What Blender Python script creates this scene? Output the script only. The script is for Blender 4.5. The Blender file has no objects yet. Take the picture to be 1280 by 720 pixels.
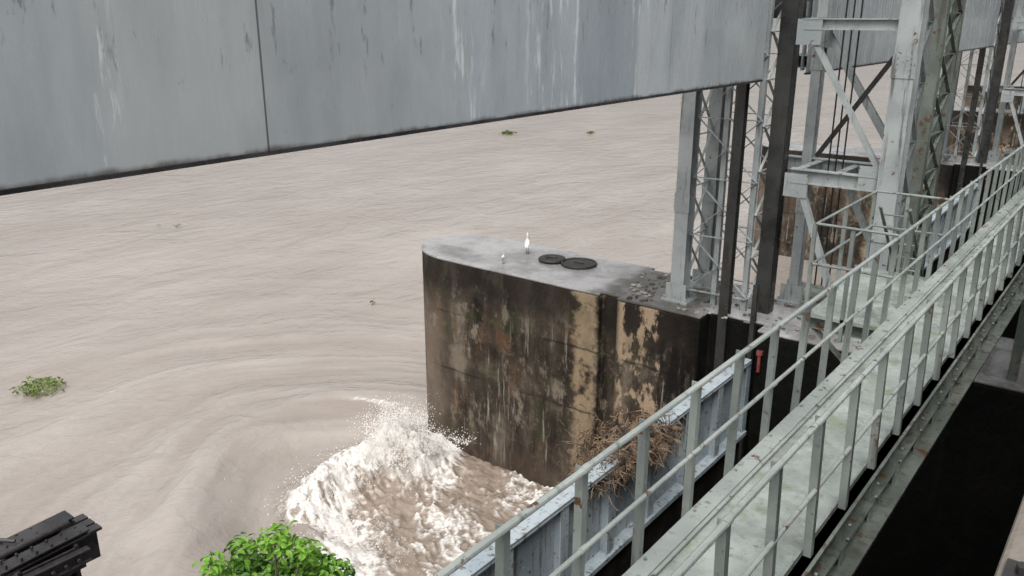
import bpy, math, random
import numpy as np
from mathutils import Vector, Matrix
random.seed(7); np.random.seed(7)
scene=bpy.context.scene
ZW=-12.2; ZP=-6.5

# ------------------------------------------------------------ mesh helpers
class MB:
    def __init__(s): s.v=[]; s.f=[]
    def prism(s,p1,p2,prof,up=(0,0,1)):
        p1=Vector(p1);p2=Vector(p2);t=(p2-p1).normalized();up=Vector(up)
        if abs(t.dot(up.normalized()))>0.98: up=Vector((0,1,0)) if abs(t.y)<.9 else Vector((1,0,0))
        a=t.cross(up).normalized();b=a.cross(t).normalized()
        n=len(prof);o=len(s.v)
        for p in (p1,p2):
            for (u,w) in prof: s.v.append(tuple(p+a*u+b*w))
        for i in range(n):
            j=(i+1)%n; s.f.append((o+i,o+j,o+n+j,o+n+i))
        s.f.append(tuple(o+i for i in reversed(range(n)))); s.f.append(tuple(o+n+i for i in range(n)))
    def bar(s,p1,p2,w,h=None,up=(0,0,1)):
        h=h or w; s.prism(p1,p2,[(-w/2,-h/2),(w/2,-h/2),(w/2,h/2),(-w/2,h/2)],up)
    def rod(s,p1,p2,r,n=8,up=(0,0,1)):
        s.prism(p1,p2,[(r*math.cos(2*math.pi*i/n),r*math.sin(2*math.pi*i/n)) for i in range(n)],up)
    def H(s,p1,p2,w,d,t=.03,up=(0,0,1)):
        W=w/2;D=d/2;T=t/2
        s.prism(p1,p2,[(-W,-D),(W,-D),(W,-D+t),(T,-D+t),(T,D-t),(W,D-t),(W,D),(-W,D),(-W,D-t),(-T,D-t),(-T,-D+t),(-W,-D+t)],up)
    def Lp(s,p1,p2,w,t=.012,up=(0,0,1)):
        s.prism(p1,p2,[(0,0),(w,0),(w,t),(t,t),(t,w),(0,w)],up)
    def C(s,p1,p2,w,d,t=.02,up=(0,0,1),flip=1):
        D=d/2
        pr=[(0,-D),(w*flip,-D),(w*flip,-D+t),(t*flip,-D+t),(t*flip,D-t),(w*flip,D-t),(w*flip,D),(0,D)]
        s.prism(p1,p2,pr,up)
    def box(s,a,b):
        x0,y0,z0=a;x1,y1,z1=b
        s.prism((x0,(y0+y1)/2,(z0+z1)/2),(x1,(y0+y1)/2,(z0+z1)/2),[(-(y1-y0)/2,-(z1-z0)/2),((y1-y0)/2,-(z1-z0)/2),((y1-y0)/2,(z1-z0)/2),(-(y1-y0)/2,(z1-z0)/2)])
    def obj(s,name,mat,parent=None,bevel=0,smooth=False):
        me=bpy.data.meshes.new(name);me.from_pydata(s.v,[],s.f);me.update()
        import bmesh
        bm=bmesh.new();bm.from_mesh(me);bmesh.ops.recalc_face_normals(bm,faces=bm.faces);bm.to_mesh(me);bm.free()
        o=bpy.data.objects.new(name,me);scene.collection.objects.link(o)
        if mat: me.materials.append(mat)
        if parent: o.parent=parent
        if bevel:
            m=o.modifiers.new('b','BEVEL');m.width=bevel;m.segments=2;m.limit_method='ANGLE'
        if smooth:
            for p in me.polygons:p.use_smooth=True
        return o
def empty(name):
    e=bpy.data.objects.new(name,None);scene.collection.objects.link(e);e.empty_display_size=.3;return e

# ------------------------------------------------------------ material helpers
class M:
    def __init__(s,name):
        s.m=bpy.data.materials.new(name);s.m.use_nodes=True;s.n=s.m.node_tree.nodes;s.l=s.m.node_tree.links
        s.b=s.n['Principled BSDF'];s.tc=s.n.new('ShaderNodeTexCoord')
    def set(s,sock,val):
        if hasattr(val,'is_output') or isinstance(val,bpy.types.NodeSocket): s.l.new(val,sock)
        else: sock.default_value=val
    def noise(s,scale=1,detail=6,rough=.55,map=(1,1,1),dist=0,loc=(0,0,0)):
        mp=s.n.new('ShaderNodeMapping');mp.inputs['Scale'].default_value=map;mp.inputs['Location'].default_value=loc
        s.l.new(s.tc.outputs['Object'],mp.inputs[0])
        t=s.n.new('ShaderNodeTexNoise');t.inputs['Scale'].default_value=scale;t.inputs['Detail'].default_value=min(detail,5)
        t.inputs['Roughness'].default_value=rough;t.inputs['Distortion'].default_value=dist
        s.l.new(mp.outputs[0],t.inputs['Vector']);return t.outputs['Fac']
    def ramp(s,fac,a,b,inv=False,hi=1.0):
        r=s.n.new('ShaderNodeMapRange');r.interpolation_type='SMOOTHSTEP'
        s.set(r.inputs[0],fac);r.inputs[1].default_value=a;r.inputs[2].default_value=b
        r.inputs[3].default_value=hi if inv else 0;r.inputs[4].default_value=0 if inv else hi
        return r.outputs[0]
    def mix(s,f,a,b):
        x=s.n.new('ShaderNodeMix');x.data_type='RGBA'
        s.set(x.inputs[0],f)
        for k,v in ((6,a),(7,b)):
            if isinstance(v,tuple) and len(v)==3:v=v+(1,)
            s.set(x.inputs[k],v)
        return x.outputs[2]
    def math(s,op,a,b=0.0,c=None):
        x=s.n.new('ShaderNodeMath');x.operation=op;s.set(x.inputs[0],a);s.set(x.inputs[1],b)
        if c is not None:s.set(x.inputs[2],c)
        return x.outputs[0]
    def xyz(s):
        x=s.n.new('ShaderNodeSeparateXYZ');s.l.new(s.tc.outputs['Object'],x.inputs[0]);return x.outputs
    def band(s,v,a,b,soft):
        return s.math('MULTIPLY',s.ramp(v,a-soft,a+soft),s.ramp(v,b-soft,b+soft,inv=True))
    def bump(s,h,strength=.3,dist=.02,normal=None):
        x=s.n.new('ShaderNodeBump');x.inputs['Strength'].default_value=strength;x.inputs['Distance'].default_value=dist
        s.set(x.inputs['Height'],h)
        if normal:s.l.new(normal,x.inputs['Normal'])
        s.l.new(x.outputs[0],s.b.inputs['Normal']);return x.outputs[0]
    def out(s,col=None,rough=None,spec=None,metal=None):
        if col is not None:
            if isinstance(col,tuple) and len(col)==3:col=col+(1,)
            s.set(s.b.inputs['Base Color'],col)
        if rough is not None:s.set(s.b.inputs['Roughness'],rough)
        if spec is not None:s.b.inputs['Specular IOR Level'].default_value=spec
        if metal is not None:s.b.inputs['Metallic'].default_value=metal
        return s.m

def paint(name,base,var,dirt=(.06,.055,.045),rustc=(.09,.045,.025),rust=.66,rough=.5,streak=.58,dirtamt=.75):
    m=M(name)
    c=m.mix(m.ramp(m.noise(1.3,5),.35,.65),base,var)
    c=m.mix(m.ramp(m.noise(1,5,.6,(9,9,.7)),streak,streak+.16,hi=dirtamt),c,dirt)
    c=m.mix(m.ramp(m.noise(7,5,.65),rust,rust+.06),c,rustc)
    m.bump(m.noise(30,3),.25,.01)
    return m.out(c,m.ramp(m.noise(3,3),.2,.9,hi=rough+.25),.5)

steel=paint('grey_steel_paint',(.25,.275,.275),(.34,.365,.36),rust=.63,streak=.55)
rail=paint('railing_paint',(.24,.265,.25),(.33,.355,.335),rust=.60,streak=.57,dirt=(.10,.10,.085))
rail_shaded=paint('railing_paint_shaded',(.15,.17,.16),(.24,.265,.245),rust=.60,streak=.54,dirt=(.07,.07,.055))  # darker copy of the railing paint: shaded side of the posts put into colour
darksteel=paint('greasy_guide_steel',(.018,.019,.018),(.035,.036,.034),rust=.64)
blue=paint('blue_grey_steel_paint',(.28,.335,.365),(.39,.44,.465),dirt=(.10,.09,.07),rustc=(.13,.08,.05),rust=.59,streak=.54)
girder=paint('girder_green_grey_paint',(.085,.10,.085),(.145,.165,.145),rust=.58,streak=.50)
rusty=paint('rusted_steel',(.022,.020,.021),(.05,.047,.048),rust=.63,rustc=(.07,.04,.028))
m=M('lower_plate_shade');shadeplate=m.out(m.mix(m.ramp(m.noise(3,5),.4,.7),(.008,.008,.007),(.03,.024,.018)),.7,.2)  # shade on the lower part of the gate, put into the plate colour
m=M('cable_black');cable_m=m.out((.012,.012,.012),.5)
m=M('black_rubber');rubber=m.out(m.mix(m.noise(8),(.01,.01,.01),(.035,.033,.03)),.6)
redp=paint('faded_red_paint',(.20,.045,.04),(.26,.08,.07),rust=.55)

m=M('walkway_deck')
c=m.mix(m.ramp(m.noise(2.2,5,.65),.3,.7),(.22,.25,.23),(.36,.39,.365))
c=m.mix(m.ramp(m.noise(3.1,5,.6,loc=(4,2,0)),.52,.66,hi=.6),c,(.15,.19,.10))
c=m.mix(m.ramp(m.noise(16,4,.7,loc=(1,9,0)),.58,.70,hi=.7),c,(.10,.09,.07))
c=m.mix(m.ramp(m.noise(1.1,5,.7,loc=(9,9,0)),.50,.62,hi=.5),c,(.13,.135,.12))
m.bump(m.noise(40,4),.4,.01)
deckm=m.out(c,m.ramp(m.noise(2,4),.35,.65,hi=.6))

# upper gate paint
m=M('gate_skin_paint')
X=m.xyz()
c=m.mix(m.ramp(m.noise(.9,5),.3,.7),(.345,.375,.39),(.40,.43,.445))
for a,b,col,k in ((-6,2.2,(.28,.315,.335),.7),(3.42,5.02,(.42,.435,.44),.6),(5.02,6.6,(.35,.375,.385),.5),(8.0,10.4,(.39,.44,.475),.6),(10.4,12.1,(.29,.335,.37),.75),(12.1,14.4,(.47,.50,.52),.6)):
    f=m.math('MULTIPLY',m.band(X[1],a,b,.07),k)
    c=m.mix(f,c,col)
c=m.mix(m.ramp(m.noise(1,4,.55,(1,1.3,.3)),.42,.72,hi=.45),c,(.22,.245,.26))
st=m.ramp(m.noise(1,5,.68,(1,7,1.0),loc=(0,3,1)),.53,.65)
zone=m.math('MAXIMUM',m.math('MAXIMUM',m.band(X[1],7.6,8.3,.15),m.band(X[1],9.2,10.5,.2)),m.math('MAXIMUM',m.band(X[1],3.36,3.6,.08),m.band(X[1],11.9,12.5,.2)))
st=m.math('MULTIPLY',st,zone)
c=m.mix(m.math('MULTIPLY',st,.65),c,(.70,.74,.76))
z2=m.math('MULTIPLY',m.ramp(m.noise(1,5,.7,(1,7,1.6),loc=(0,8,1)),.59,.68),m.ramp(X[2],-1.1,-.2))
c=m.mix(m.math('MULTIPLY',z2,.6),c,(.12,.13,.14))
c=m.mix(m.ramp(m.noise(5,4,.7),.66,.74,hi=.5),c,(.20,.19,.18))
c=m.mix(m.band(X[1],5.0,5.022,.006),c,(.11,.11,.11))
c=m.mix(m.band(X[1],13.2,13.215,.006),c,(.24,.25,.26))
lip=m.math('ADD',X[2],m.math('MULTIPLY',m.noise(.8,5,.6,(1,3,1)),.16))
c=m.mix(m.ramp(lip,-1.19,-1.12,inv=True,hi=.8),c,(.06,.045,.04))
m.bump(m.noise(1.2,2),.15,.04)
gate_m=m.out(c,m.ramp(m.noise(2.5,4,.6,(1,4,.6)),.2,.9,hi=.6))

# pier concrete
def piermat(name):
    m=M(name);X=m.xyz()
    st=m.noise(1,5,.62,(1.3,1.3,.22))
    blot=m.noise(.7,5,.70,dist=.5)
    fine=m.noise(4.5,5,.72,(1,1,.7),loc=(3,7,2))
    pat=m.noise(1.4,5,.74,(1.2,1.2,.6),loc=(3,1,2))
    f=m.math('ADD',m.math('MULTIPLY',st,.55),m.math('MULTIPLY',blot,.45))
    c=m.mix(m.ramp(f,.38,.56),(.012,.010,.008),(.07,.054,.040))
    c=m.mix(m.ramp(f,.51,.63),c,(.18,.15,.115))
    c=m.mix(m.ramp(pat,.54,.66,hi=.65),c,(.29,.24,.185))
    c=m.mix(m.ramp(m.noise(1.1,5,.65,(1,1,.5),loc=(1,4,9)),.53,.66,hi=.6),c,(.12,.065,.035))
    c=m.mix(m.ramp(fine,.54,.72,hi=.6),c,(.22,.19,.155))
    # pale lime runs
    c=m.mix(m.math('MULTIPLY',m.ramp(m.noise(1,5,.7,(4.5,4.5,.35),loc=(2,2,5)),.60,.68,hi=.55),m.ramp(X[2],-7.2,-8.4)),c,(.42,.38,.32))
    c=m.mix(m.math('MULTIPLY',m.ramp(m.math('ADD',X[2],m.math('MULTIPLY',st,2.2)),-6.9,-5.9),.85),c,(.016,.013,.011))
    nb=m.math('MULTIPLY',m.ramp(m.math('ADD',X[0],m.math('MULTIPLY',blot,2.4)),-15.2,-13.8,inv=True),m.ramp(m.math('ADD',X[2],m.math('MULTIPLY',st,3.0)),-7.4,-5.6,inv=True))
    c=m.mix(m.math('MULTIPLY',nb,.65),c,(.22,.17,.13))
    xx=m.math('ADD',X[0],m.math('MULTIPLY',m.math('SUBTRACT',m.noise(2.2,5,.7),.5),.9))
    f2=m.math('MULTIPLY',m.band(xx,-11.05,-10.42,.12),m.ramp(m.noise(2.2,5,.6,loc=(0,0,4)),.34,.50))
    c=m.mix(m.math('MULTIPLY',f2,.8),c,(.38,.285,.185))
    pt=m.math('MULTIPLY',m.band(X[0],-9.8,-8.5,.1),m.ramp(m.noise(1.5,5,.66,(1.3,1,.7),loc=(5,1,1.4)),.51,.58))
    c=m.mix(m.math('MULTIPLY',pt,.9),c,(.42,.31,.21))
    zz=m.math('ADD',X[2],m.math('MULTIPLY',m.noise(1.4,4),.20))
    jn=m.ramp(m.noise(1.0,4,.6,loc=(0,2,2)),.42,.58)
    for z in (-8.0,-9.75):
        c=m.mix(m.math('MULTIPLY',m.math('MULTIPLY',m.band(zz,z,z+.05,.03),.75),jn),c,(.01,.009,.008))
    c=m.mix(m.ramp(m.math('ADD',X[2],m.math('MULTIPLY',blot,1.2)),-11.4,-10.9,inv=True,hi=.55),c,(.085,.06,.045))
    c=m.mix(m.ramp(m.noise(1.2,4,loc=(7,7,7)),.55,.7,hi=.35),c,(.05,.06,.025))
    c=m.mix(m.ramp(X[0],-8.7,-7.4,hi=.985),c,(.003,.003,.0026))  # black towards the bridge: its shade painted into the pier colour
    h=m.math('ADD',fine,m.math('ADD',m.math('MULTIPLY',st,1.2),m.math('MULTIPLY',pat,1.2)))
    m.bump(h,.75,.06)
    return m.out(c,m.math('ADD',m.ramp(fine,.1,.8,hi=.4),.45),.15)
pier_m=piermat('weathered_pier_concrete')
m=M('pier_top_concrete')
X=m.xyz()
c=m.mix(m.ramp(m.noise(.7,5,.65),.35,.62),(.20,.193,.19),(.34,.332,.33))
c=m.mix(m.ramp(m.noise(.5,5,.6,loc=(2,5,0)),.52,.68,hi=.65),c,(.11,.105,.10))
c=m.mix(m.ramp(m.noise(2.5,5,.7,loc=(8,5,0)),.56,.68,hi=.5),c,(.15,.14,.12))
c=m.mix(m.ramp(m.noise(7,4,.7,loc=(2,5,0)),.68,.72,hi=.8),c,(.7,.69,.66))
f=m.band(m.math('ADD',X[0],m.math('MULTIPLY',m.noise(1.5),1.2)),-9.9,-7.2,.3)
c=m.mix(m.math('MULTIPLY',f,.85),c,(.05,.045,.035))
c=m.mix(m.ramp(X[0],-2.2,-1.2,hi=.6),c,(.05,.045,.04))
m.bump(m.noise(4,5,.7),.4,.03)
top_m=m.out(c,m.ramp(m.noise(1.3,4),.38,.66,hi=.55),.5)
m=M('mossy_bridge_concrete');c=m.mix(m.noise(3,5,.7),(.10,.085,.07),(.24,.21,.18));m.bump(m.noise(12,4),.5,.03);bridge_m=m.out(c,.8)
m=M('void_shade_black');dark_m=m.out(m.mix(m.ramp(m.noise(.7,4),.45,.7),(.002,.002,.002),(.004,.0035,.003)),.95,.03)  # near-black colour stands in for the shade under the bridge

# ------------------------------------------------------------ numpy noise
perm=np.random.permutation(256);perm=np.concatenate([perm,perm,perm])
ang=np.random.rand(256)*2*np.pi;gx=np.cos(ang);gy=np.sin(ang)
def pn(x,y):
    xi=np.floor(x).astype(np.int64);yi=np.floor(y).astype(np.int64);xf=x-xi;yf=y-yi
    xi&=255;yi&=255
    u=xf*xf*xf*(xf*(xf*6-15)+10);v=yf*yf*yf*(yf*(yf*6-15)+10)
    def g(a,b,dx,dy):
        h=perm[perm[a&255]+(b&255)];return gx[h]*dx+gy[h]*dy
    n00=g(xi,yi,xf,yf);n10=g(xi+1,yi,xf-1,yf);n01=g(xi,yi+1,xf,yf-1);n11=g(xi+1,yi+1,xf-1,yf-1)
    return (n00*(1-u)+n10*u)*(1-v)+(n01*(1-u)+n11*u)*v
def fbm(x,y,o=4,g=.5):
    s=0;a=1
    for i in range(o):
        s=s+a*pn(x*2**i+i*17.3,y*2**i+i*9.1);a*=g
    return s
def sst(a,b,x):
    t=np.clip((x-a)/(b-a),0,1);return t*t*(3-2*t)

# ------------------------------------------------------------ river
def axis(lo,hi,st,far,ratio=1.055):
    mid=list(np.arange(lo,hi,st));l=[];s=st;p=lo
    while p>-far:s*=ratio;p-=s;l.append(p)
    r=[];s=st;p=mid[-1]
    while p<far:s*=ratio;p+=s;r.append(p)
    return np.array(l[::-1]+mid+r)
xs=axis(-27,-7,.05,5000,1.05);ys=axis(7,22,.05,5000,1.05)
GX,GY=np.meshgrid(xs,ys,indexing='ij')
sx=np.gradient(xs)[:,None];sy=np.gradient(ys)[None,:];sp=np.maximum(sx,sy)*np.ones_like(GX)
def lod(w): return np.clip((w/sp-2.5)/3,0,1)
cx,cy=-11.6,14.0
dx=GX-cx;dy=GY-cy
wn=fbm(GX*.45,GY*.45,3)
es=np.where(dx<0,np.sqrt((dx/5.4)**2+(dy/3.7)**2),np.abs(dy)/3.7)+.10*pn(GX*.22,GY*.22)
e=es+.24*wn+.07*fbm(GX*1.7,GY*1.7,4,.6)
rad=np.sqrt(dx*dx+dy*dy);th=np.arctan2(dy,-dx)
near=np.exp(-np.maximum(rad-7,0)/12)
out=sst(1.0,1.25,es)
spc=es+.45*th+.25*fbm(GX*.12,GY*.12,2)
calm=np.exp(-np.maximum(rad-25,0)/60)*.5+.5
h=(1-.6*near)*calm*(.13*fbm(GX/9,GY/15,3)*lod(9)+.04*fbm(GX/2.6+wn*.6,GY/4,4)*lod(2.6))+.020*fbm(GX/.8+wn,GY/1.3,3)*lod(.8)+.007*fbm(GX/.3,GY/.4,2)*lod(.3)
flow=fbm(spc*2.4+.12*wn,th*.8+3,4)
flow2=fbm(spc*6+.3*wn,th*2.0,4)
h=h+near*out*(.19*flow+.050*flow2)*lod(1.5)
h-=.55*np.exp(-((es-1.32)/.19)**2)*sst(3,-5,dx)
h+=.16*np.exp(-((es-1.72)/.16)**2)*sst(3,-5,dx)
h+=.22*np.exp(-((e-1.02)/.10)**2)*sst(2,-3,dx)
inside=sst(1.10,.93,e)*sst(6,5,np.abs(dx))
U=GX*.8-GY*.6;V=GX*.6+GY*.8
rid=np.clip(1-np.abs(fbm(U*.55+wn*1.3,V*1.15+wn,5,.6))*2.6,0,1)
rid2=np.clip(1-np.abs(fbm(U*1.9+7+wn*2,V*3.6+wn*2,5,.62))*2.4,0,1)
h+=inside*(-.25+.18*fbm(GX*.7,GY*.9,4,.6)+.10*rid2*rid+.05*fbm(U*2.6,V*4.5,4,.6))
HX,HY=-15.75,15.2
sd=np.sqrt(((GX-HX)/.95)**2+((GY-HY)/.9)**2)
hump=np.exp(-sd**2)
sd2=np.sqrt(((GX+16.3)/.7)**2+((GY-13.2)/1.3)**2);hump2=np.exp(-sd2**2)
bil=1-np.abs(fbm(GX*1.5+2,GY*1.5,6,.66))*2.0
h+=hump*(.65+.75*bil)+hump2*(.15+.40*bil)
front=np.exp(-((e-.90)/.16)**2)*sst(2,-2.0,dx)
foam=inside*(.05+.62*rid**2.2*(.4+.6*rid2)+.30*rid2**3)+front*(.15+.9*rid2)+hump*(.75+.5*rid2)+hump2*.9*(.3+.7*rid2)
foam*=np.clip(.80+1.5*fbm(GX*.55+4,GY*.55,4),0.12,1.4)
foam*=1-.35*sst(-1.5,3,dx)
foam=np.clip(foam+.35*hump,0,1)
mud=np.clip(.5+.8*fbm(GX/6,GY/13,4)*(1-near)+near*(1.1*flow+.8*flow2),0,1)*(1-inside)+inside*.3
nx,ny=GX.shape
co=np.stack([GX,GY,ZW+h],-1).reshape(-1,3)
idx=np.arange(nx*ny).reshape(nx,ny)
q=np.stack([idx[:-1,:-1],idx[1:,:-1],idx[1:,1:],idx[:-1,1:]],-1).reshape(-1)
me=bpy.data.meshes.new('river');nf=len(q)//4
me.vertices.add(nx*ny);me.vertices.foreach_set('co',co.ravel())
me.loops.add(len(q));me.loops.foreach_set('vertex_index',q.astype(np.int32))
me.polygons.add(nf);me.polygons.foreach_set('loop_start',np.arange(0,len(q),4,dtype=np.int32));me.polygons.foreach_set('loop_total',np.full(nf,4,dtype=np.int32))
me.update(calc_edges=True);me.polygons.foreach_set('use_smooth',np.ones(nf,bool))
for nm,arr in (('foam',foam),('mud',mud),('churn',inside)):
    a=me.attributes.new(nm,'FLOAT','POINT');a.data.foreach_set('value',arr.ravel().astype(np.float32))
river=bpy.data.objects.new('river',me);scene.collection.objects.link(river)
m=M('muddy_river_water')
def attr(n):
    a=m.n.new('ShaderNodeAttribute');a.attribute_name=n;return a.outputs['Fac']
af,am,ac=attr('foam'),attr('mud'),attr('churn')
c=m.mix(am,(.285,.245,.212),(.375,.335,.300))
c=m.mix(m.ramp(m.noise(.30,5,.6,(1,.45,1),dist=1.2),.4,.68,hi=.4),c,(.27,.232,.20))
c=m.mix(m.math('MULTIPLY',ac,.75),c,(.29,.225,.17))
fo=m.math('MULTIPLY',af,m.math('ADD',m.math('MULTIPLY',m.noise(6,5,.75,dist=.6),1.7),.25))
c=m.mix(m.ramp(fo,.18,.72),c,(.84,.80,.75))
nz=m.math('ADD',m.noise(.5,5,.62,(1,.55,1),dist=1.4),m.math('MULTIPLY',m.noise(2.4,5,.6,(1,.7,1),dist=.9),.34))
b1=m.bump(nz,.5,.24)
m.bump(m.math('MULTIPLY',m.noise(12,5,.7),af),.8,.10,b1)
me.materials.append(m.out(c,m.math('ADD',m.math('MULTIPLY',af,.5),.16),.8))

# spray droplets
mb=MB()
def blob(c,r):
    o=len(mb.v);c=Vector(c)
    for d in ((1,0,0),(-1,0,0),(0,1,0),(0,-1,0),(0,0,1),(0,0,-1)):mb.v.append(tuple(c+Vector(d)*r*random.uniform(.6,1.3)))
    for f in ((0,2,4),(2,1,4),(1,3,4),(3,0,4),(2,0,5),(1,2,5),(3,1,5),(0,3,5)):mb.f.append(tuple(o+i for i in f))
for k in range(110):
    a=random.uniform(0,6.28);rr=abs(random.gauss(0,.72));px,py=HX+rr*math.cos(a),HY+.9*rr*math.sin(a)
    top=(1.25*math.exp(-rr*rr/1.2)+.25)*random.uniform(.5,1.15);lx,ly=random.gauss(-.1,.25),random.gauss(0,.25)
    for i in range(75):
        t=random.random()**1.1
        s_=.05+.15*t
        blob((px+lx*t+random.gauss(0,s_),py+ly*t+random.gauss(0,s_),ZW+.40+top*t+random.gauss(0,.05)),random.choice([.010,.014,.020,.028])*(1.2-.7*t))
for i in range(2200):
    if random.random()<.65: px,py=random.gauss(-16.2,.45),random.gauss(13.3,.95);hh=.05+abs(random.gauss(0,.26))
    else: px,py=random.gauss(-14.3,1.1),random.gauss(11.6,.45);hh=abs(random.gauss(0,.13))
    blob((px,py,ZW+hh),random.choice([.008,.012,.018]))
m=M('foam_white');spray_m=m.out((.82,.79,.75),.6)
mb.obj('river_spray',spray_m)

# ------------------------------------------------------------ piers
def pier_outline(y0,y1,xe):
    pts=[];r=(y1-y0)/2;c=-15.5
    for i in range(33):
        a=math.pi/2+math.pi*i/32
        pts.append((c+1.75*math.cos(a),y0+r+r*math.sin(a)))
    near=[(-10.35,0),(-10.35,.18),(-9.85,.18),(-9.85,0),(-7.65,0),(-7.65,.5),(-6.3,.5),(-6.3,0)]
    pts+=[(x,y0+d) for x,d in near]
    pts+=[(xe,y0),(xe,y1)]
    pts+=[(x,y1-d) for x,d in reversed(near)]
    return pts
def extr(pts,z0,z1):
    b=MB();n=len(pts)
    b.v=[(x,y,z0) for x,y in pts]+[(x,y,z1) for x,y in pts]
    b.f=[(i,(i+1)%n,n+(i+1)%n,n+i) for i in range(n)]+[tuple(range(n))[::-1],tuple(range(n,2*n))]
    return b
def pier(y0):
    P=empty('concrete_pier')
    o=pier_outline(y0,y0+2.8,9)
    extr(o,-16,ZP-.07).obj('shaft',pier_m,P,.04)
    cyy=y0+1.4
    o2=[(x+(-.015 if x<-14 else 0),cyy+(y-cyy)*1.008) for x,y in o]
    extr(o2,ZP-.068,ZP).obj('cap_slab',top_m,P,.025)
    return P
PY=[16.8,42.9,69.0,95.1,-9.3]
for y in PY: pier(y)

# ------------------------------------------------------------ gate towers
def xpanel(b,p,q,z0,z1,n,w=.07):
    p=Vector(p);q=Vector(q);dz=(z1-z0)/n
    for i in range(n):
        a=z0+i*dz;c=a+dz
        b.bar((p.x,p.y,a),(q.x,q.y,c),w,.015,(0,0,1));b.bar((q.x+.02,q.y+.02,a),(p.x+.02,p.y+.02,c),w,.015,(0,0,1))
        b.bar((p.x,p.y,a),(q.x,q.y,a),w,.02)
def tower(oy,full=True):
    T=empty('gate_hoist_tower');Y=lambda y:y+oy
    zt=5.0
    b=MB()
    for x,y,w,d in ((-8.6,17.6,.34,.34),(-8.6,19.0,.32,.32),(-4.2,17.6,.40,.42),(-4.2,19.2,.38,.42),(-6.4,19.2,.22,.26)):
        b.H((x,Y(y),ZP+.04),(x,Y(y),zt),w,d,.03)
        b.box((x-.34,Y(y)-.3,ZP-.002),(x+.34,Y(y)+.3,ZP+.05))
        for s in (-1,1):
            b.box((x-.26,Y(y)+s*.2-.012,ZP+.05),(x+.26,Y(y)+s*.2+.012,ZP+.45))
        for sx_ in (-.28,.28):
            for sy_ in (-.24,.24): b.rod((x+sx_,Y(y)+sy_,ZP+.04),(x+sx_,Y(y)+sy_,ZP+.13),.025,6)
        for z in (-4.1,-.9,2.2):
            b.box((x-w/2-.02,Y(y)-d/2-.016,z-.22),(x+w/2+.02,Y(y)-d/2-.002,z+.22))
            for k in range(4):
                for s in (-1,1): b.rod((x+s*w*.3,Y(y)-d/2-.03,z-.16+.107*k),(x+s*w*.3,Y(y)-d/2-.016,z-.16+.107*k),.016,6)
    b.obj('legs',steel,T)
    b=MB()
    for x,y in ((-7.0,17.75),(-7.0,18.95),(-7.75,17.75)):
        b.Lp((x,Y(y),ZP),(x,Y(y),zt),.12,.016)
    xpanel(b,(-8.45,Y(17.62)),(-7.0,Y(17.72)),ZP+.3,4.6,8)
    xpanel(b,(-8.45,Y(19.02)),(-7.0,Y(18.98)),ZP+.3,4.6,8)
    xpanel(b,(-8.62,Y(17.8)),(-8.62,Y(18.85)),ZP+.3,4.6,9,.06)
    xpanel(b,(-6.98,Y(17.8)),(-6.98,Y(18.9)),ZP+.3,4.6,11,.06)
    xpanel(b,(-4.2,Y(17.85)),(-4.2,Y(19.0)),ZP+.5,4.6,9,.09)
    b.obj('lattice_bracing',steel,T)
    b=MB()
    b.H((-3.75,Y(17.75),ZP),(-3.75,Y(17.75),zt),.2,.2,.02)
    b.H((-3.75,Y(19.05),ZP),(-3.75,Y(19.05),zt),.2,.2,.02)
    xpanel(b,(-3.7,Y(17.85)),(-3.7,Y(18.95)),ZP+.5,4.6,14,.07)
    b.obj('ladder_frame',girder,T)
    b=MB()
    for z in (-3.2,-.15,3.6):
        b.H((-6.2,Y(17.6),z),(-4.38,Y(17.6),z),.2,.3 if z<-1 else .22,.025)
        b.H((-6.95,Y(19.2),z),(-4.38,Y(19.2),z),.2,.3 if z<-1 else .22,.025)
        b.H((-6.1,Y(17.7),z+.01),(-6.1,Y(19.1),z+.01),.16,.22,.02)
        b.H((-5.3,Y(17.7),z+.01),(-5.3,Y(19.1),z+.01),.16,.18,.02)
    b.H((-6.0,Y(17.6),-3.35),(-4.75,Y(17.6),-6.45),.12,.14,.02,(0,1,0))
    b.H((-5.6,Y(19.2),-3.35),(-4.4,Y(19.2),-5.6),.12,.14,.02,(0,1,0))
    b.H((-6.3,Y(19.2),-.3),(-4.4,Y(19.2),-3.05),.14,.16,.02,(0,1,0))
    b.H((-6.1,Y(17.6),-.3),(-4.4,Y(17.6),-3.0),.10,.12,.02,(0,1,0))
    for x,y,z in ((-6.1,17.6,-.3),(-4.55,17.6,-3.1),(-6.4,19.2,-.4),(-6.05,17.6,-3.4)):
        b.box((x-.25,Y(y)-.09,z-.25),(x+.25,Y(y)-.075,z+.25))
    b.obj('beams_and_braces',steel,T)
    b=MB()
    b.H((-7.3,Y(17.3),-11.5),(-7.3,Y(17.3),zt),.22,.20,.03)
    b.H((-6.68,Y(18.05),ZP-.0),(-6.68,Y(18.05),zt),.34,.34,.05)
    b.box((-6.60,Y(17.95),ZP),(-6.50,Y(18.15),zt))
    b.H((-6.55,Y(17.15),-11.5),(-6.55,Y(17.15),-5.6),.10,.12,.02)
    b.bar((-4.5,Y(19.1),-.3),(-6.2,Y(19.1),-3.0),.10,.04,(0,1,0))
    b.obj('gate_guides',darksteel,T)
    b=MB()
    for x,y in ((-5.72,18.5),(-5.6,18.6),(-5.42,18.5)):
        b.rod((x,Y(y),-6.4),(x,Y(y),zt),.018,6)
    b.obj('hoist_cables',cable_m,T)
    b=MB()
    b.box((-5.95,Y(18.3),ZP),(-5.2,Y(18.8),ZP+.35));b.rod((-5.9,Y(18.5),ZP+.5),(-5.2,Y(18.5),ZP+.5),.22,14)
    b.obj('cable_anchor_drum',girder,T)
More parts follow.
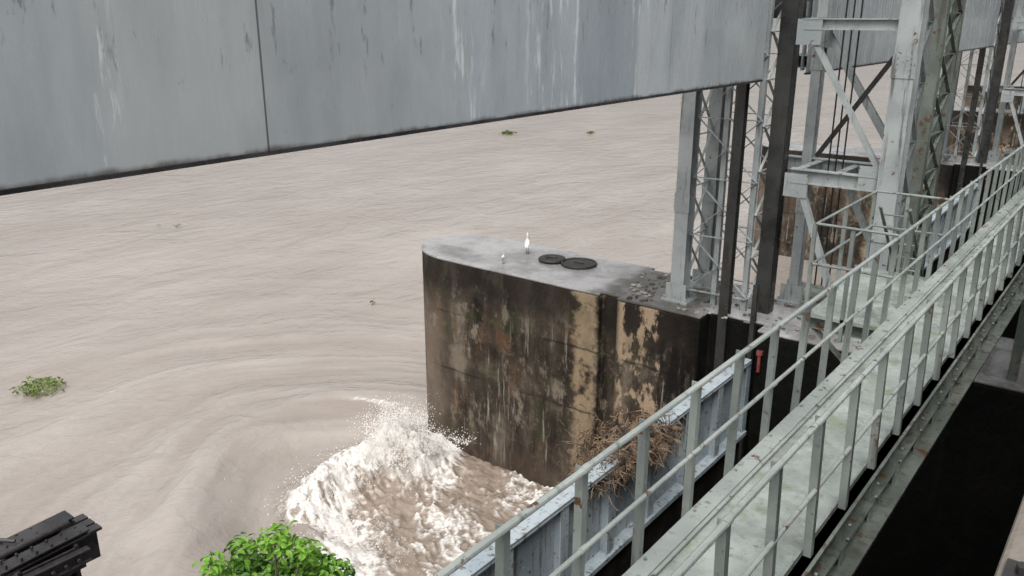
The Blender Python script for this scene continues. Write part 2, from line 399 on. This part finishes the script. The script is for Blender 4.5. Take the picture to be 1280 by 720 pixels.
    b=MB();b.bar((-6.18,Y(16.74),-7.45),(-6.18,Y(16.74),-6.95),.06,.04);b.box((-6.24,Y(16.70),-7.05),(-6.12,Y(16.78),-6.95))
    b.obj('red_slot_marker',redp,T)
for y in (16.8,42.9,69.0,95.1): tower(y-16.8)

# ------------------------------------------------------------ gates
def gates(ya,yb):
    G=empty('upper_sluice_gate')
    b=MB();b.box((-6.95,ya,-1.25),(-6.90,yb,4.4));b.obj('skin_plate',gate_m,G)
    b=MB();b.box((-6.985,ya,-1.29),(-6.88,yb,-1.252));b.obj('bottom_seal',rusty,G)
    b=MB()
    for z in (-1.0,.6,2.4,4.2): b.H((-7.2,ya,z),(-7.2,yb,z),.5,.3,.03)
    n=int((yb-ya)/1.6)
    for i in range(n+1):
        y=ya+.05+(yb-ya-.1)*i/n;b.bar((-7.05,y,-1.2),(-7.05,y,4.3),.04,.18)
    b.obj('upstream_girders',blue,G)
    G=empty('lower_sluice_gate')
    ya2,yb2=ya-.35,yb-.42
    b=MB();b.box((-6.62,ya2,-9.0),(-6.58,yb2,-7.34));b.H((-6.52,ya2,-7.30),(-6.52,yb2,-7.30),.26,.09,.03);b.box((-6.62,ya2,-9.10),(-6.36,yb2,-9.003))
    n=int((yb2-ya2)/1.45)
    for i in range(n+1):
        y=yb2-.06-(yb2-ya2-.12)*i/n;b.box((-6.578,y-.05,-9.0),(-6.42,y+.05,-7.346))
        b.box((-6.43,y-.11,-8.998),(-6.41,y+.11,-7.347))
    b.obj('top_panel',blue,G)
    b=MB();b.box((-6.62,ya2,-16),(-6.5,yb2,-9.102));b.obj('lower_panel',shadeplate,G)
gates(-6.0,17.3);gates(20.0,43.4);gates(46.1,69.5);gates(72.2,95.6)

# ------------------------------------------------------------ walkway
W=empty('service_walkway')
XL,XR=-2.22,-1.435;ZD=-3.50;ZR=-2.42;y0,y1=-3.0,92.0
b=MB();b.box((XL+.02,y0,ZD-.04),(XR-.01,y1,ZD));b.obj('deck',deckm,W)
b=MB()
b.C((XL+.02,y0,ZD-.10),(XL+.02,y1,ZD-.10),.09,.27,.018,flip=1)
b.box((XL-.045,y0,ZD+.037),(XL+.085,y1,ZD+.052));b.box((XL-.045,y0,ZD-.25),(XL-.03,y1,ZD+.035))
b.obj('kerb_channel',rail,W)
b=MB()
b.C((XR+.01,y0,ZD-.10),(XR+.01,y1,ZD-.10),.10,.29,.018,flip=1)
b.box((XR+.02,y0,ZD-.43),(XR+.20,y1,ZD-.40));b.box((XR+.05,y0,ZD-.40),(XR+.07,y1,ZD-.247))
for i in range(46):
    y=y0+i*2.1;b.box((XL+.05,y,ZD-.2),(XR-.01,y+.06,ZD-.042))
b.obj('main_girders',girder,W)
b=MB();b.box((XR+.012,y0,ZD+.032),(XR+.085,y1,ZD+.045));b.box((XR-.006,y0,ZD+.001),(XR+.006,y1,ZD+.075));b.obj('toe_plate',rail_shaded,W)
b=MB()
ys_=[3.55+.73*i for i in range(-9,120)]
ys_=[y for y in ys_ if y0<y<y1]
for y in ys_:
    j=random.uniform(-.008,.008)
    b.Lp((XL-.045,y,ZD-.22),(XL-.03+j,y,ZR),.055,.009)
    b.Lp((XR+.075,y,ZD-.27),(XR+.045+j,y,ZR),.055,.009)
    b.box((XR+.085,y-.07,ZD-.40),(XR+.10,y+.07,ZD-.25))
    for z in (ZD-.2,ZD-.08): b.rod((XR+.10,y+.03,z),(XR+.12,y+.03,z),.012,6)
    b.rod((XL-.01,y+.03,ZD+.052),(XL-.01,y+.03,ZD+.066),.013,6)
b.obj('railing_posts',rail_shaded,W)
b=MB()
for x in (XL-.02,XR+.04):
    seg=[y0]+[y for y in ys_[::4]]+[y1]
    for a,c in zip(seg[:-1],seg[1:]):
        for z,r in ((ZR,.022),(ZD+.55,.017)):
            b.rod((x,a,z+random.uniform(-.005,.005)),(x,c,z+random.uniform(-.005,.005)),r,10)
            b.rod((x,c-.03,z),(x,c+.03,z),r+.004,10)
b.obj('handrails',rail,W)
b=MB();b.box((-3.15,10,ZD-.05),(XL-.05,12.5,ZD-.004))
b.obj('landing_plate',deckm,W)
b=MB()
for y in (10.0,12.5):
    for x in (-3.15,-2.7):
        b.Lp((x,y,ZD-.3),(x,y,ZR+.05),.045,.009)
    for z in (ZR+.05,ZR-.45): b.rod((-3.15,y,z),(XL,y,z),.017,8)
for z in (ZR+.05,ZR-.45): b.rod((-3.15,10,z),(-3.15,12.5,z),.017,8)
b.Lp((-3.15,11.2,ZD-.3),(-3.15,11.2,ZR+.05),.045,.009)
for x in (-3.1,-2.7): b.rod((x,12.6,ZD+.9),(x,16.9,ZP+.02),.025,8)
for i in range(14):
    t=(i+.5)/14;b.rod((-3.1,12.6+4.3*t,ZD+.9+(ZP-ZD-.9)*t),(-2.7,12.6+4.3*t,ZD+.9+(ZP-ZD-.9)*t),.015,6)
b.obj('landing_railing',rail_shaded,W)
b=MB()
for y in (10.1,12.4):
    b.C((-3.15,y,ZD-.13),(XL,y,ZD-.13),.06,.15,.012);b.Lp((-3.1,y,ZD-.2),(XL-.02,y,ZD-.95),.05,.01)
for py in PY[:4]:
    for yy in (.4,2.4):
        for x in (XL+.05,XR-.05): b.H((x,py+yy,ZP+.005),(x,py+yy,ZD-.25),.16,.16,.02)
        b.H((XL-.1,py+yy,ZD-.32),(XR+.1,py+yy,ZD-.32),.14,.14,.02)
    b.bar((XL+.05,py+.4,ZP+.1),(XL+.05,py+2.4,ZD-.3),.07,.02);b.bar((XL+.05,py+2.4,ZP+.1),(XL+.05,py+.4,ZD-.3),.07,.02)
b.obj('trestles',girder,W)

F=empty('pier_guard_rail')
b=MB()
for py in PY[:3]:
    for yy in (.25,2.6):
        for i in range(5):
            x=-3.4+.28*i
            b.Lp((x,py+yy,ZP),(x,py+yy,ZP+1.05),.05,.008)
        for z in (.55,1.05): b.rod((-3.4,py+yy,ZP+z),(-2.25,py+yy,ZP+z),.02,8)
b.obj('rails',rail_shaded,F)

# ------------------------------------------------------------ road bridge (where the photographer stands)
B=empty('road_bridge')
b=MB();b.box((-.17,-30,-2.3),(9,110,-1.6));b.obj('deck_slab',bridge_m,B,.02)
b=MB()
for i in range(40):
    y=2.62+i*.55;b.rod((-.10,y,-1.6),(-.10,y,-1.56),.022,6);b.box((-.15,y-.06,-1.598),(-.05,y+.06,-1.588))
b.obj('anchor_bolts',rusty,B)
b=MB();b.box((8.7,-30,-1.6),(9,110,-.5));b.obj('parapet',bridge_m,B,.02)
b=MB();b.box((-6.3,-30,-12.0),(9,110,-11.8));b.obj('void_shade_floor',dark_m)  # added black sheet over the water, stands in for shade under the bridge
b=MB();b.box((8.9,-30,-11.8),(9.1,110,-2.3));b.obj('added_void_wall',dark_m)  # added unseen wall, closes off the void so it stays dark

# ------------------------------------------------------------ rusted frame at lower left
R=empty('rusted_gate_lifting_frame')
b=MB();cx0,cy0,z0=-11.6,3.9,-7.3
b.H((cx0,cy0,-15),(cx0,cy0,z0-.25),.7,.8,.06)
b.box((cx0-.40,cy0-.35,z0-1.2),(cx0+.28,cy0+.30,z0-.25))
b.box((cx0-.55,cy0-.5,z0-.25),(cx0+.45,cy0+.45,z0-.19))
for s in (-.42,.36): b.box((cx0-.5,cy0+s,z0-.19),(cx0+.4,cy0+s+.05,z0+.12))
for s in (-.5,-.2,.1,.38): b.box((cx0+s,cy0-.36,z0-.19),(cx0+s+.04,cy0+.36,z0+.10))
b.H((cx0-.25,cy0-.6,z0+.16),(cx0-.25,cy0+.62,z0+.22),.30,.10,.03)
b.H((cx0+.22,cy0-.6,z0+.14),(cx0+.22,cy0+.62,z0+.20),.26,.10,.03)
b.rod((cx0-.02,cy0-.5,z0+.22),(cx0-.02,cy0+.5,z0+.26),.05,10)
for i in range(6):
    for s in (-.34,-.16,.14,.30): b.rod((cx0+s,cy0-.5+.2*i,z0+.2),(cx0+s,cy0-.5+.2*i,z0+.26),.02,6)
b.H((cx0+.50,cy0-.45,z0-.02),(cx0+.50,cy0+.5,z0-.02),.12,.2,.025)
b.box((cx0-.5,cy0+.50,z0-.5),(cx0+.0,cy0+.85,z0-.05))
for i in range(3): b.box((cx0-.55+.21*i,cy0+.48,z0-.048),(cx0-.38+.21*i,cy0+.92,z0+.0))
b.bar((cx0-.5,cy0-.55,z0-.19),(cx0-.42,cy0-.5,z0+.42),.09,.07)
b.rod((cx0-.46,cy0-.52,z0+.36),(cx0-.1,cy0-.2,z0+.30),.03,8)
for i in range(5): b.rod((cx0+.55,cy0-.4+.18*i,z0-.02),(cx0+.59,cy0-.4+.18*i,z0-.02),.03,6)
b.obj('frame',rusty,R,.008)

# ------------------------------------------------------------ leaves helper
def leafmat(name,c1,c2,trans=True):
    m=M(name);at=m.n.new('ShaderNodeAttribute');at.attribute_name='tone'
    c=m.mix(at.outputs['Fac'],c1,c2)
    m.out(c,.42,.4)
    if trans:
        t=m.n.new('ShaderNodeBsdfTranslucent');m.l.new(c,t.inputs[0]);mx=m.n.new('ShaderNodeMixShader');mx.inputs[0].default_value=.3
        m.l.new(m.b.outputs[0],mx.inputs[1]);m.l.new(t.outputs[0],mx.inputs[2]);m.l.new(mx.outputs[0],m.n['Material Output'].inputs[0])
    return m.m
def leaves(name,items,mat,parent=None):
    v=[];f=[];tone=[]
    for (p,n,L,Wd,t) in items:
        p=Vector(p);n=Vector(n).normalized();d=n.cross(Vector((random.gauss(0,1),random.gauss(0,1),random.gauss(0,1)))).normalized();s=d.cross(n)
        o=len(v);cup=n*L*.12
        pts=[p,p+d*L*.3+s*Wd*.5+cup,p+d*L*.7+s*Wd*.42+cup,p+d*L-n*L*.15,p+d*L*.7-s*Wd*.42+cup,p+d*L*.3-s*Wd*.5+cup,p+d*L*.45]
        v+= [tuple(q) for q in pts]
        for a,bb in ((0,1),(1,2),(2,3),(3,4),(4,5),(5,0)): f.append((o+a,o+bb,o+6))
        tone+=[t]*7
    me=bpy.data.meshes.new(name);me.from_pydata(v,[],f);a=me.attributes.new('tone','FLOAT','POINT');a.data.foreach_set('value',tone)
    me.materials.append(mat);o=bpy.data.objects.new(name,me);scene.collection.objects.link(o);o.parent=parent
    return o
A=empty('leafy_tree')
leaf=leafmat('leaf_green',(.025,.09,.010),(.20,.40,.05))
cl=[]
ctr=Vector((-4.52,3.0,-4.05))
for i in range(60):
    d=Vector((random.gauss(0,1),random.gauss(0,1),random.gauss(0,1))).normalized()
    k=random.uniform(.35,1.0)
    cl.append((ctr+Vector((d.x*.50*k,d.y*.50*k,d.z*.42*k)),random.uniform(.08,.16)))
cl+=[(ctr+Vector((.05,.0,.49)),.11),(ctr+Vector((-.36,-.27,.25)),.10),(ctr+Vector((.35,.25,.22)),.10),(ctr+Vector((-.2,-.1,.36)),.11),(ctr+Vector((.2,.12,.42)),.09)]
it=[]
for c,r in cl:
    ct=random.gauss(0,.16)
    for j in range(70):
        d=Vector((random.gauss(0,1),random.gauss(0,1),random.gauss(0,1))).normalized()
        p=c+d*r*random.uniform(.5,1.25)
        n=(d*.9+Vector((0,0,.8))+Vector((random.gauss(0,.5),random.gauss(0,.5),0)))
        tone=min(1,max(0,.30+ct+.6*(p.z-ctr.z)/.5+.25*d.z+random.gauss(0,.2)))
        it.append((p,n,random.uniform(.045,.085),random.uniform(.026,.042),tone))
leaves('foliage',it,leaf,A)
b=MB()
base=Vector((-4.6,2.6,-6.5))
for i in range(6):
    p=base+(ctr-base)*i/6;q=base+(ctr-base)*(i+1)/6;b.rod(p,q,.07-.008*i,8)
for c,r in cl[::2]: b.rod(ctr-Vector((0,0,.35)),c,.009,5)
m=M('bark');bark=m.out(m.mix(m.noise(20),(.08,.06,.04),(.18,.14,.1)),.8)
b.obj('trunk_and_limbs',bark,A)
b=MB();b.box((-5.5,-6.4,-16),(-3.6,3.6,-6.5));b.obj('concrete_abutment',bridge_m,None,.04)

# ------------------------------------------------------------ floating water plants
hy=leafmat('hyacinth_leaf',(.07,.11,.025),(.28,.36,.08))
def plants(x,y,rx,ry,n,L,tone0=.4):
    it=[]
    for i in range(n):
        a=random.uniform(0,6.28);k=math.sqrt(random.random())*random.uniform(.6,1)
        p=(x+rx*k*math.cos(a),y+ry*k*math.sin(a)*random.uniform(.6,1),ZW+.05+random.uniform(0,.22)*(1-k*.6))
        it.append((p,(random.gauss(0,.7),random.gauss(0,.7),1),L*random.uniform(.6,1.3),L*.6,min(1,max(0,tone0+random.gauss(0,.3)))))
    o=leaves('water_hyacinth',it,hy)
plants(-29.0,10.9,.95,1.1,260,.14,.5);plants(-57,72.6,1.0,1.1,70,.28,.0);plants(-50,78.3,.6,.7,36,.22,.1)
plants(-46.3,26.6,.4,.4,16,.12,.1);plants(-47.2,25.9,.2,.3,8,.12,.1);plants(-26.6,24.1,.08,.08,8,.12,0.)

# ------------------------------------------------------------ dry weed caught on pier
def strands(items,mat,name):
    b=MB()
    for p,d,n,L,w in items:
        p=Vector(p);d=Vector(d).normalized()
        for i in range(n):
            d=(d+Vector((random.gauss(0,.42),random.gauss(0,.42),random.gauss(0,.42)-.16))).normalized()
            q=p+d*L;b.prism(p,q,[(-w,-w*.5),(w,-w*.5),(0,w)]);p=q
    return b.obj(name,mat)
m=M('dry_straw');straw=m.out(m.mix(m.ramp(m.noise(5,4),.40,.64),(.04,.025,.017),(.27,.19,.12)),.85)
it=[]
for i in range(800):
    it.append(((random.gauss(-9.6,.5),16.75-abs(random.gauss(0,.2)),random.gauss(-10.7,.45)),(random.gauss(0,1),-.4,random.gauss(0,.7)-.3),6,.09,.010))
for i in range(1100):
    yy=random.gauss(11.9,.6)
    it.append(((-6.55+random.gauss(0,.16),yy,-7.25+abs(random.gauss(0,.10))*math.exp(-(yy-12)**2)),(random.gauss(.4,.7),random.gauss(0,.8),-.7),7,.08,.007))
strands(it,straw,'dry_weed_debris')

# ------------------------------------------------------------ things on the pier top
def torus(name,c,R,r,mat,parent=None,seg=40,sg=10,flat=1):
    v=[];f=[]
    for i in range(seg):
        a=2*math.pi*i/seg
        for j in range(sg):
            t=2*math.pi*j/sg;rr=R+r*math.cos(t);v.append((c[0]+rr*math.cos(a),c[1]+rr*math.sin(a),c[2]+r*flat*math.sin(t)))
    for i in range(seg):
        for j in range(sg): f.append((i*sg+j,((i+1)%seg)*sg+j,((i+1)%seg)*sg+(j+1)%sg,i*sg+(j+1)%sg))
    me=bpy.data.meshes.new(name);me.from_pydata(v,[],f);me.materials.append(mat)
    for p in me.polygons:p.use_smooth=True
    o=bpy.data.objects.new(name,me);scene.collection.objects.link(o);o.parent=parent;return o
T=empty('rubber_tyre');torus('tread',(-12.95,18.45,ZP+.06),.27,.12,rubber,T,flat=.5)
b=MB();b.rod((-12.95,18.45,ZP+.0),(-12.95,18.45,ZP+.05),.16,20);b.obj('hub',rusty,T)
T=empty('round_hatch_cover');b=MB();b.rod((-12.15,18.6,ZP),(-12.15,18.6,ZP+.05),.50,32);b.obj('lid',rubber,T,.01);torus('rim',(-12.15,18.6,ZP+.05),.47,.03,rubber,T)
b=MB();b.rod((-12.3,18.6,ZP+.08),(-12.0,18.6,ZP+.08),.02,6);b.obj('handle',rusty,T)
b=MB()
def rock(b,c,r):
    o=len(b.v);t=(1+5**.5)/2
    vs=[(-1,t,0),(1,t,0),(-1,-t,0),(1,-t,0),(0,-1,t),(0,1,t),(0,-1,-t),(0,1,-t),(t,0,-1),(t,0,1),(-t,0,-1),(-t,0,1)]
    for x,y,z in vs: k=random.uniform(.35,.62)*r;b.v.append((c[0]+x*k,c[1]+y*k,c[2]+z*k*.5))
    for f in ((0,11,5),(0,5,1),(0,1,7),(0,7,10),(0,10,11),(1,5,9),(5,11,4),(11,10,2),(10,7,6),(7,1,8),(3,9,4),(3,4,2),(3,2,6),(3,6,8),(3,8,9),(4,9,5),(2,4,11),(6,2,10),(8,6,7),(9,8,1)): b.f.append(tuple(o+i for i in f))
for i in range(260):
    x=random.choice([random.gauss(-9.6,.3),random.uniform(-9,-3),random.uniform(-9,-3)]);y=random.uniform(16.95,19.45);rock(b,(x,y,ZP+.01),random.choice([.02,.03,.04,.06,.09]))
m=M('broken_concrete');rub=m.out(m.mix(m.ramp(m.noise(2.5,5),.4,.65),(.05,.045,.04),(.28,.26,.235)),.9)
b.obj('rubble',rub)

# ------------------------------------------------------------ egrets
m=M('white_feathers');m.bump(m.noise(60),.3,.005);fea=m.out((.80,.79,.76),.7)
m=M('egret_bill');bill_=m.out((.55,.35,.05),.5)
m=M('egret_legs');legm=m.out((.03,.03,.025),.6)
def egret(x,y,rot,s=1.0,hunch=False):
    E=empty('egret')
    me=bpy.data.meshes.new('body')
    ps=[(-.20,0,.24),(-.12,0,.27),(0,0,.32),(.10,0,.36),(.15,0,.42),(.12,0,.48),(.11,0,.54),(.14,0,.585),(.185,0,.585)]
    rs=[.018,.05,.085,.07,.034,.026,.024,.034,.02]
    if hunch: ps=[(-.20,0,.24),(-.12,0,.27),(0,0,.32),(.08,0,.37),(.11,0,.41),(.08,0,.44),(.09,0,.47),(.12,0,.495),(.165,0,.49)]
    me.from_pydata(ps,[(i,i+1) for i in range(len(ps)-1)],[])
    o=bpy.data.objects.new('body',me);scene.collection.objects.link(o);o.parent=E;me.materials.append(fea)
    o.modifiers.new('s','SKIN')
    for i,r in enumerate(rs): me.skin_vertices[0].data[i].radius=(r*.85,r)
    me.skin_vertices[0].data[2].use_root=True
    sb=o.modifiers.new('u','SUBSURF');sb.levels=2;sb.render_levels=2
    b=MB();h=ps[-1]
    b.prism((h[0]-.01,0,h[2]),(h[0]+.10,0,h[2]-.015),[(.009,-.009),(.009,.009),(-.009,.009),(-.009,-.009)]);b.obj('bill',bill_,E)
    b=MB()
    for s_ in (-.03,.03):
        b.rod((.0,s_,.27),(.02,s_,.14),.009,6);b.rod((.02,s_,.14),(.0,s_,.0),.007,6)
        for a in (-.5,0,.5): b.rod((0,s_,.006),(.06*math.cos(a),s_+.06*math.sin(a),.004),.004,5)
        b.rod((0,s_,.006),(-.035,s_,.004),.004,5)
    b.obj('legs',legm,E)
    b=MB()
    for s_ in (-1,1):
        o0=len(b.v)
        w=[(.09,s_*.06,.37),(.04,s_*.082,.40),(-.10,s_*.06,.33),(-.24,s_*.02,.22),(-.12,s_*.07,.25),(.03,s_*.088,.29)]
        b.v+=w;b.f.append(tuple(range(o0,o0+6)))
    b.obj('wings',fea,E)
    E.location=(x,y,ZP+.003);E.rotation_euler=(0,0,rot);E.scale=(s,)*3
egret(-13.96,18.65,2.2,.95);egret(-13.85,17.4,-.7,.60,True)

# ------------------------------------------------------------ world / light / camera
SE=math.radians(58);ddx,ddy=.25,-.6
rot=math.atan2(ddx,ddy)
w=bpy.data.worlds.new('World');scene.world=w;w.use_nodes=True
nt=w.node_tree;bg=nt.nodes['Background'];sky=nt.nodes.new('ShaderNodeTexSky');sky.sky_type='NISHITA';sky.sun_disc=False
sky.sun_elevation=SE;sky.sun_rotation=rot;sky.air_density=1.0;sky.dust_density=7.0;sky.ozone_density=1.0
hs=nt.nodes.new('ShaderNodeHueSaturation');hs.inputs['Saturation'].default_value=.10;hs.inputs['Value'].default_value=1.35
nt.links.new(sky.outputs[0],hs.inputs['Color']);nt.links.new(hs.outputs[0],bg.inputs[0]);bg.inputs[1].default_value=.15
L=bpy.data.lights.new('sun','SUN');L.energy=1.0;L.angle=math.radians(30);L.color=(1,.98,.96)
lo=bpy.data.objects.new('sun',L);scene.collection.objects.link(lo)
dirv=Vector((ddx,ddy,0)).normalized()*math.cos(SE)+Vector((0,0,math.sin(SE)))
lo.rotation_euler=dirv.to_track_quat('Z','Y').to_euler()
cam=bpy.data.cameras.new('camera');co_=bpy.data.objects.new('camera',cam);scene.collection.objects.link(co_)
cam.lens=29.53;cam.sensor_width=36;cam.clip_end=12000;cam.clip_start=.05
co_.location=(0,0,0);co_.rotation_euler=(math.radians(90-17.94),0,math.radians(37.9))
scene.camera=co_
scene.view_settings.view_transform='Standard';scene.view_settings.look='None';scene.view_settings.exposure=0
